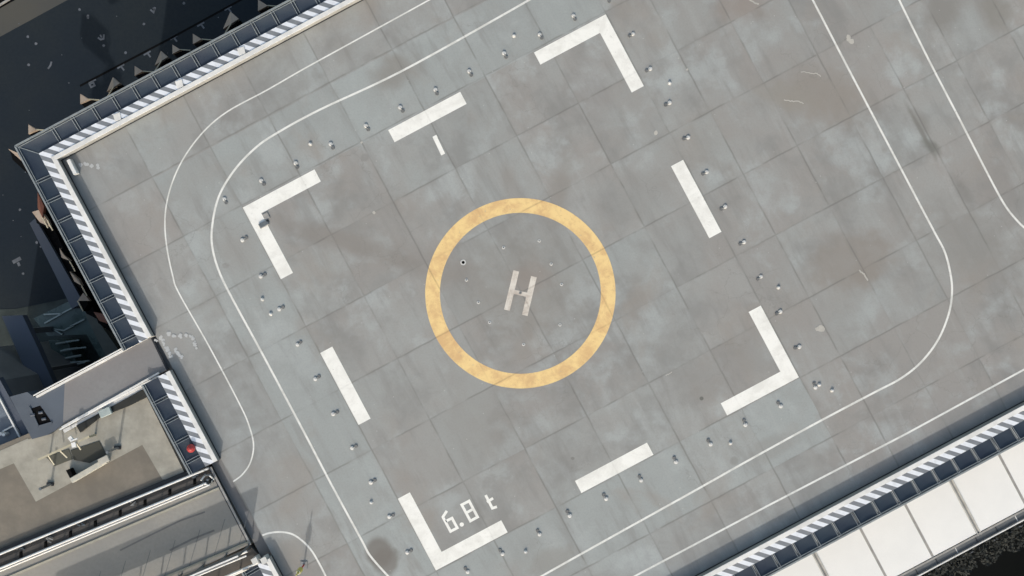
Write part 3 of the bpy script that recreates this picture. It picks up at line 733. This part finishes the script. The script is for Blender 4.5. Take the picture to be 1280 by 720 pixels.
# ------------------------------------------------------------------ paved court
CZ = -.35
ct = MB().prism(poly([(-80, 590), (40, 540), (200, 468), (262, 590), (-80, 740)], CZ), -14, CZ).build('court_ground', M_soil); tag(ct, 'brown earth court between walkway and ramp', kind='structure')
pt = MB().sheet(poly([(45, 627), (17, 578), (30, 552), (112, 515), (215, 470), (262, 570), (214, 600), (203, 599), (178, 556)], CZ), CZ + .02).build('court_path', M_court); tag(pt, 'light stone paving crossing the brown court', kind='structure')
pt = MB().sheet(poly([(-60, 612), (-60, 590), (35, 548), (45, 560), (20, 578)], CZ), CZ + .016).build('court_path', M_court); tag(pt, 'worn strip of paving along the low roof', kind='structure')
dk = mat('shade_mat', (.06, .06, .048), .9, scale=1.2)  # shadow rectangles on the court floor, painted as thin dark slabs
def bx(name, l, z0, z1, m, lab, cat): return tag(MB().prism(poly(l, z1), z0, z1).build(name, m, bevel=.03), lab, cat)
bx('shadow_patch', [(88, 563), (124, 551), (133, 568), (112, 579), (92, 575)][:5], CZ + .021, CZ + .06, dk, 'dark square patch painted as shadow under the tan gantry', 'painted shadow')
bx('shadow_patch', [(57, 571), (86, 561), (91, 574), (68, 583)], CZ + .021, CZ + .055, mat('shadow_olive', (.10, .10, .08), .9), 'olive patch painted as shadow, left of the darker square one', 'painted shadow')
bx('planter_box', [(82, 588), (87, 586), (94, 600), (90, 603)], CZ + .021, CZ + .5, M_black, 'small black box at the end of the pale bench', 'planter')
o = thing('stone_bench', P(112, 588, CZ), 'long pale stone bench on the edge of the paving', 'bench')
MB().beam(P(91, 600, CZ + .3), P(134, 575, CZ + .3), .35, .5).build('seat', mat('pale_stone', (.55, .53, .45), .8), o, bevel=.03)
MB().beam(P(124, 578, CZ + .6), P(136, 572, CZ + .6), .42, .14).build('end_block', mat('pale_stone2', (.5, .48, .42), .8), o, bevel=.03)
# dark raised strip along the walkway edge
bx('walkway_dark_strip', [(95, 532), (158, 498), (190, 480), (192, 492), (160, 508), (124, 522), (100, 541)], CZ + .021, CZ + .3, mat('strip_dark', (.022, .024, .022), .9), 'dark strip along the walkway edge', 'planting bed')
bx('glass_screen', [(122, 514), (136, 508), (140, 517), (126, 523)], CZ + .301, CZ + .5, M_pipe, 'pale grey panel in the dark strip beside the walkway', 'panel')
bx('net_dark_strip', [(174, 478), (186, 472), (246, 588), (232, 594)], CZ + .021, CZ + .12, mat('strip_dark', (.022, .024, .022), .9), 'dark strip along the short net', 'planting bed')  # dark band between the court and the short net
# tan gantry
g = thing('tan_gantry', P(80, 565, CZ), 'thin tan tubular gantry with a white cross shaped fitting', 'gantry')
z = CZ + 1.1
MB().beam(P(48, 574.5, z), P(112, 545.5, z), .12, .14).build('top_beam', M_tan, g)
for a, b in (((60, 569), (68, 581)), ((74, 562.5), (84, 572)), ((95, 553), (101, 562))):
    MB().beam(P(*a, z), P(b[0], b[1], z - .3), .07, .07).build('arm', M_tan, g)
for x, y in ((51, 573), (109, 547)):
    q = P(x, y, z); MB().beam((q.x, q.y, CZ + .02), (q.x, q.y, z - .05), .1, .1).build('leg', M_tan, g)
m = MB(); m.beam(P(87, 546, z + .15), P(91, 551, z + .15), .24, .12); m.beam(P(92, 553, z + .15), P(93, 559, z + .15), .26, .12); m.beam(P(88.5, 551.5, z + .22), P(97, 548, z + .22), .08, .08); m.build('white_fitting', M_rail, g)
for (x, y, hh_), t in (((148.5, 559.5, 1.55), 'beside the paving edge near the net'), ((64.5, 605, 1.3), 'near the outer corner of the paving')):
    q = P(x, y, CZ); o = thing('bollard_lamp', q, f'slim dark bollard lamp {t}', 'bollard', 'slim bollard lamps in the court')
    MB().prism([(q.x - .26, q.y - .1), (q.x + .16, q.y - .1), (q.x + .16, q.y + .12), (q.x - .26, q.y + .12)], CZ + .02, CZ + .12).build('base', M_dk, o)
    MB().tube((q.x, q.y, CZ + .1), (q.x, q.y, CZ + hh_), .08).build('post', M_grey, o)
    MB().tube((q.x, q.y, CZ + hh_), (q.x, q.y, CZ + hh_ + .06), .09).build('cap', M_netf, o)

# ------------------------------------------------------------------ ramp, its channel and fences
rp = thing('vehicle_ramp', P(200, 660, -.6), 'concrete ramp leaving the lower left side of the deck', 'ramp')
MB().prism(poly([(262.2, 584), (312, 680.5), (150, 758), (-60, 846), (-160, 760), (-60, 738), (268, 602)][:7], -.05), -.6, -.02).build('slab', M_ramp, rp)
MB().beam(P(274, 610, .02), P(-40, 743, .02), .13, .10).build('kerb', mat('kerb_tan', (.40, .38, .31), .8), rp)
MB().beam(P(311, 677.5, .02), P(150, 745, .02), .12, .10).build('kerb', mat('kerb_tan', (.4, .38, .3), .8), rp)
for i in range(9):
    x = 300 - i * 31; y = 684 + i * 13
    MB().beam(P(x + 12, y - 48, -.017), P(x - 2, y, -.017), .03, .01).build('groove', M_gut, rp)
# tyre marks
m = MB(); m.ribbon([P(*p) for p in ((256, 640), (225, 651), (190, 668), (150, 688))], .1, -.016); m.ribbon([P(*p) for p in ((268, 663), (240, 674), (212, 688))], .12, -.012); m.build('tyre_mark', mat('rubber_mark', (.19, .187, .18), .9), rp)
chn = thing('drain_channel', P(130, 650, -1.4), 'dark service channel between the ramp and the court', 'channel')
MB().prism(poly([(268, 600), (262, 584), (258, 578), (-60, 711), (-60, 742)], -.3), -1.6, -.3).build('floor', M_dirt, chn)
MB().beam(P(262, 580, -.85), P(-60, 713, -.85), .25, 1.4).build('side_wall', M_dk, chn)
for i in range(8):
    x = 242 - i * 31; y = 601 + i * 13.0
    MB().prism([(p.x, p.y) for p in (P(x, y - 2, -.3), P(x + 3, y - 3, -.3), P(x + 3, y + 4, -.3), P(x, y + 5, -.3))], -.299, -.22).build('cross_rib', M_black, chn)
for j, (x, y, s_) in enumerate(((243, 595, .22), (166, 629, .25), (104, 655, .28), (62, 673, .3), (27, 688, .32))):
    q = P(x, y, -.3); b = MB()
    for t in range(5):
        a = random.uniform(0, 6.3); r_ = random.uniform(.05, s_)
        b.beam((q.x + math.cos(a) * r_ - .12, q.y + math.sin(a) * r_, -.25 + t * .03), (q.x + math.cos(a) * r_ + .12, q.y + math.sin(a) * r_ + random.uniform(-.2, .2), -.22 + t * .03), .07, .06)
    b.build('pipe_fittings', M_seam if j % 2 else M_netf)
for i, ob_ in enumerate(sorted([x for x in bpy.data.objects if x.name.startswith('pipe_fittings')], key=lambda o_: -o_.location.x)):
    tag(ob_, f'small grey pile of fittings in the channel, {ORD[i]} from the deck end', 'fittings', 'grey fittings lying in the channel')

def fence(name, a, b, z, off, lab, posts=9, double=True):
    f = thing(name, (P(*a, 0) + P(*b, 0)) / 2, lab, 'railing')
    MB().tube(P(*a, z), P(*b, z), .075, n=10).build('top_rail', M_rail, f)
    if double:
        a2 = (a[0] + off[0], a[1] + off[1]); b2 = (b[0] + off[0], b[1] + off[1])
        MB().tube(P(*a2, z * .6), P(*b2, z * .6), .06, n=10).build('lower_rail', M_rail, f)
    qa, qb = P(*a, z), P(*b, z)
    for i in range(posts + 1):
        q = qa.lerp(qb, i / posts); MB().tube((q.x, q.y, -.3), (q.x, q.y, z), .04, n=8).build('post', M_netf, f)
    return f
fence('court_railing', (261, 585), (-40, 709), 0.02, (0, 0), 'single white top rail between the channel and the court', 10, False)
fence('ramp_railing', (258, 604), (-50, 731), 0.35, (3, 2.2), 'pair of white rails along the upper side of the ramp', 10)
f = fence('ramp_railing', (309, 689), (190, 738), 0.35, (-1, 5.6), 'pair of white rails beside the lower side of the ramp', 4)
fence('channel_railing', (325, 702.5), (240, 739), 0.35, (-1, 2.6), 'lowest pair of white rails, ending at two pale boxes', 3)
# screen that throws the broad shadow over the ramp
scn = thing('ramp_screen', P(250, 708, 0), 'tall screen on posts along the lower side of the ramp', 'screen')
a, b = P(311, 682, 0), P(60, 789, 0)
a_, b_ = Vector((a.x, a.y, 0)), Vector((b.x, b.y, 0))
MB().beam(a_ + Vector((0, 0, 1.58)), b_ + Vector((0, 0, 1.58)), .05, 1.10).build('panel', M_netf, scn)
MB().beam(a_ + Vector((0, 0, 2.15)), b_ + Vector((0, 0, 2.15)), .10, .05).build('cap', M_rail, scn)
for i in range(10):
    q = a_.lerp(b_, i / 9); MB().beam((q.x, q.y, -.3), (q.x, q.y, 2.1), .09, .09).build('post', M_netf, scn)
ch2 = MB().prism(poly([(313, 683), (335, 705), (150, 790), (100, 775), (180, 738)], -.3), -1.3, -.3).build('lower_channel', M_dirt); tag(ch2, 'dark service channel below the lower ramp rails', 'channel')
for x, y, t in ((318.5, 701, 'outer'), (330, 700.5, 'inner')):
    q = P(x, y, .6); o = thing('gate_cabinet', (q.x, q.y, 0), {'outer': 'pale square cabinet at the end of the lowest rails', 'inner': 'pale square cabinet capping the striped parapet end'}[t], 'cabinet')
    MB().prism(*ob(q, .17, .17, -.1, .6)).build('body', M_cope, o, bevel=.02)
    MB().prism(*ob(q, .19, .19, .6, .64)).build('lid', M_body, o, bevel=.01)
q = P(259, 600, .3); o = thing('pipe_valve', (q.x, q.y, -.3), 'tangle of pipe fittings where the ramp rails meet the deck', 'pipe fitting')
for i in range(6):
    a = i * 1.05; MB().tube(q + Vector((math.cos(a) * .35, math.sin(a) * .35, -.2)), q + Vector((math.cos(a + 1.05) * .35, math.sin(a + 1.05) * .35, .1)), .05, n=8).build('pipe', M_netf if i % 2 else M_rail, o)
MB().tube((q.x, q.y, -.3), (q.x, q.y, .3), .08).build('stem', M_netf, o)

# ------------------------------------------------------------------ white canopy beyond the lower edge
cz = -3.0
cn = thing('white_canopy', L(15, 25, cz - .5), 'long cream white canopy below the lower net', 'canopy')
seams = [-4.6, -1.2, 2.2, 5.6, 9.0, 12.45, 15.8, 19.2, 22.8, 26.2, 29.6, 33]
for i in range(len(seams) - 1):
    a, b = seams[i] + (.16 if i % 3 == 1 else .07), seams[i + 1] - (.16 if (i + 1) % 3 == 1 else .07); v0, v1 = VB + .86, 28.15
    vs = []
    for j in range(7):
        for k2 in range(5):
            s_ = j / 6; t_ = k2 / 4; zz_ = cz + .01 * math.sin(math.pi * s_)
            vs.append(L(a + (b - a) * s_, v0 + (v1 - v0) * t_, zz_))
    fs = [(j * 5 + k2, j * 5 + k2 + 1, (j + 1) * 5 + k2 + 1, (j + 1) * 5 + k2) for j in range(6) for k2 in range(4)]
    o = MB().add(vs, fs).build('membrane_panel', M_cream, cn)
    sol = o.modifiers.new('s', 'SOLIDIFY'); sol.thickness = .06; sol.offset = 0
for i, c in enumerate(seams):
    if i % 3 == 1:
        mr = mat('rib_pale', (.55, .54, .50), .6)
        MB().beam(L(c, VB + .86, cz - .03), L(c, 28.35, cz - .05), .30, .08).build('rib', M_seam, cn)
        for d_ in (-.11, .11): MB().beam(L(c + d_, VB + .86, cz + .045), L(c + d_, 28.35, cz + .02), .075, .06).build('double_rib', mr, cn)
    else:
        MB().beam(L(c, VB + .86, cz - .02), L(c, 28.3, cz - .04), .17, .14).build('rib', M_seam, cn)
MB().prism([L(-6, 28.2), L(36, 28.2), L(36, 28.32), L(-6, 28.32)], cz - .25, cz + .06).build('edge_rail', M_seam, cn)
MB().prism([L(-6, 28.36), L(36, 28.36), L(36, 28.92), L(-6, 28.92)], cz - .5, cz - .4).build('gutter', M_gut, cn)
MB().prism([L(-6, 28.94), L(36, 28.94), L(36, 29.02), L(-6, 29.02)], cz - .5, cz - .25).build('gutter_lip', M_cope, cn)
for i in range(28):
    u_ = -5 + i * 1.5; MB().beam(L(u_, 28.36, cz - .395), L(u_, 28.92, cz - .395), .05, .03).build('gutter_joint', M_cope if i % 3 == 0 else M_dk, cn)
for u_ in (-5, 2.2, 9, 15.8, 22.8, 29.6, 35):
    q = L(u_, 28.2, 0); MB().tube((q.x, q.y, G), (q.x, q.y, cz - .25), .14).build('column', M_grey, cn)
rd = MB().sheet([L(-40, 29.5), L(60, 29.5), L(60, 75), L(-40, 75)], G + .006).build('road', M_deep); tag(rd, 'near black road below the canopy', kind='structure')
m = MB(); m.ribbon([P(1150, 724, G), P(1190, 703, G)], .12, G + .012); m.ribbon([P(1196, 700, G), P(1232, 681, G)], .1, G + .012); m.ribbon([P(1240, 677, G), P(1272, 660, G), P(1290, 651, G)], .12, G + .012)
m.build('lane_line', M_mark, rd)

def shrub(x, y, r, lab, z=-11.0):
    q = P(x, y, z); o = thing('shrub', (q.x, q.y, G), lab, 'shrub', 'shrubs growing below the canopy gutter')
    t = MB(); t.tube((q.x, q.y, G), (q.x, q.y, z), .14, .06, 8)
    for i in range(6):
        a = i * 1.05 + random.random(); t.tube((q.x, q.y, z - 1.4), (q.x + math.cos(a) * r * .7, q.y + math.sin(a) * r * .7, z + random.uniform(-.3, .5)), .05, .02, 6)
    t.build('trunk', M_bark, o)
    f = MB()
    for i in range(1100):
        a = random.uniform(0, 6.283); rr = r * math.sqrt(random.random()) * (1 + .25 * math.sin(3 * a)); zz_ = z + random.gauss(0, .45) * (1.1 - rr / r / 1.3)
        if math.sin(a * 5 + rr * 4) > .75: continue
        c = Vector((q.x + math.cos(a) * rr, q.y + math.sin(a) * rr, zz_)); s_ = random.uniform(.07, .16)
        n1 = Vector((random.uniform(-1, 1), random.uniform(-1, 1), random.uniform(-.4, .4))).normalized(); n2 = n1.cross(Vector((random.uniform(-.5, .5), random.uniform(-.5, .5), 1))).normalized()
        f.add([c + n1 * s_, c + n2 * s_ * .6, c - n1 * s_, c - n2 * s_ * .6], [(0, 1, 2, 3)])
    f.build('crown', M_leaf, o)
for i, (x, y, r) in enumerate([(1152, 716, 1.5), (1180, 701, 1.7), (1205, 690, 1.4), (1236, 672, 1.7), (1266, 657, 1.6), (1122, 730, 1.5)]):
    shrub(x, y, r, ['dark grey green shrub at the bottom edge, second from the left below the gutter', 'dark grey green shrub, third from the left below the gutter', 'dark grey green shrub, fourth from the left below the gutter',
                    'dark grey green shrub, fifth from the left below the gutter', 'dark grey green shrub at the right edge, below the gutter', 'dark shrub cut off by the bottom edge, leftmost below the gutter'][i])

# ------------------------------------------------------------------ light, sky, camera
EL = R(30.5); sh = Vector((.15, .989, 0)).normalized()
w = bpy.data.worlds.new('World'); SC.world = w; w.use_nodes = True
nt = w.node_tree; bg = nt.nodes['Background']
sky = nt.nodes.new('ShaderNodeTexSky'); sky.sky_type = 'NISHITA'; sky.sun_disc = False
sky.sun_elevation = EL; sky.sun_rotation = math.atan2(-sh.x, -sh.y); sky.dust_density = 4; sky.air_density = 1.7; sky.ozone_density = 1.0
nt.links.new(sky.outputs[0], bg.inputs[0]); bg.inputs[1].default_value = .15
ld = bpy.data.lights.new('sun', 'SUN'); ld.energy = 2.0; ld.angle = R(1.0); ld.color = (1, .965, .915)
lo = bpy.data.objects.new('sun', ld); COL.objects.link(lo)
dr = Vector((sh.x * math.cos(EL), sh.y * math.cos(EL), -math.sin(EL))); lo.rotation_euler = dr.to_track_quat('-Z', 'Y').to_euler(); lo.location = (0, 0, 40)

cd = bpy.data.cameras.new('camera'); cd.sensor_width = 36; cd.lens = 36 * H / 64.0; cd.clip_end = 1500
co = bpy.data.objects.new('camera', cd); COL.objects.link(co); co.location = (0, 0, H); co.rotation_euler = (0, 0, 0)
SC.camera = co
SC.cycles.max_bounces = 4; SC.cycles.diffuse_bounces = 3; SC.cycles.glossy_bounces = 2; SC.cycles.caustics_reflective = False
vs_ = SC.view_settings; vs_.view_transform = 'Standard'; vs_.look = 'None'; vs_.exposure = 0.2; vs_.gamma = 1; vs_.use_curve_mapping = False
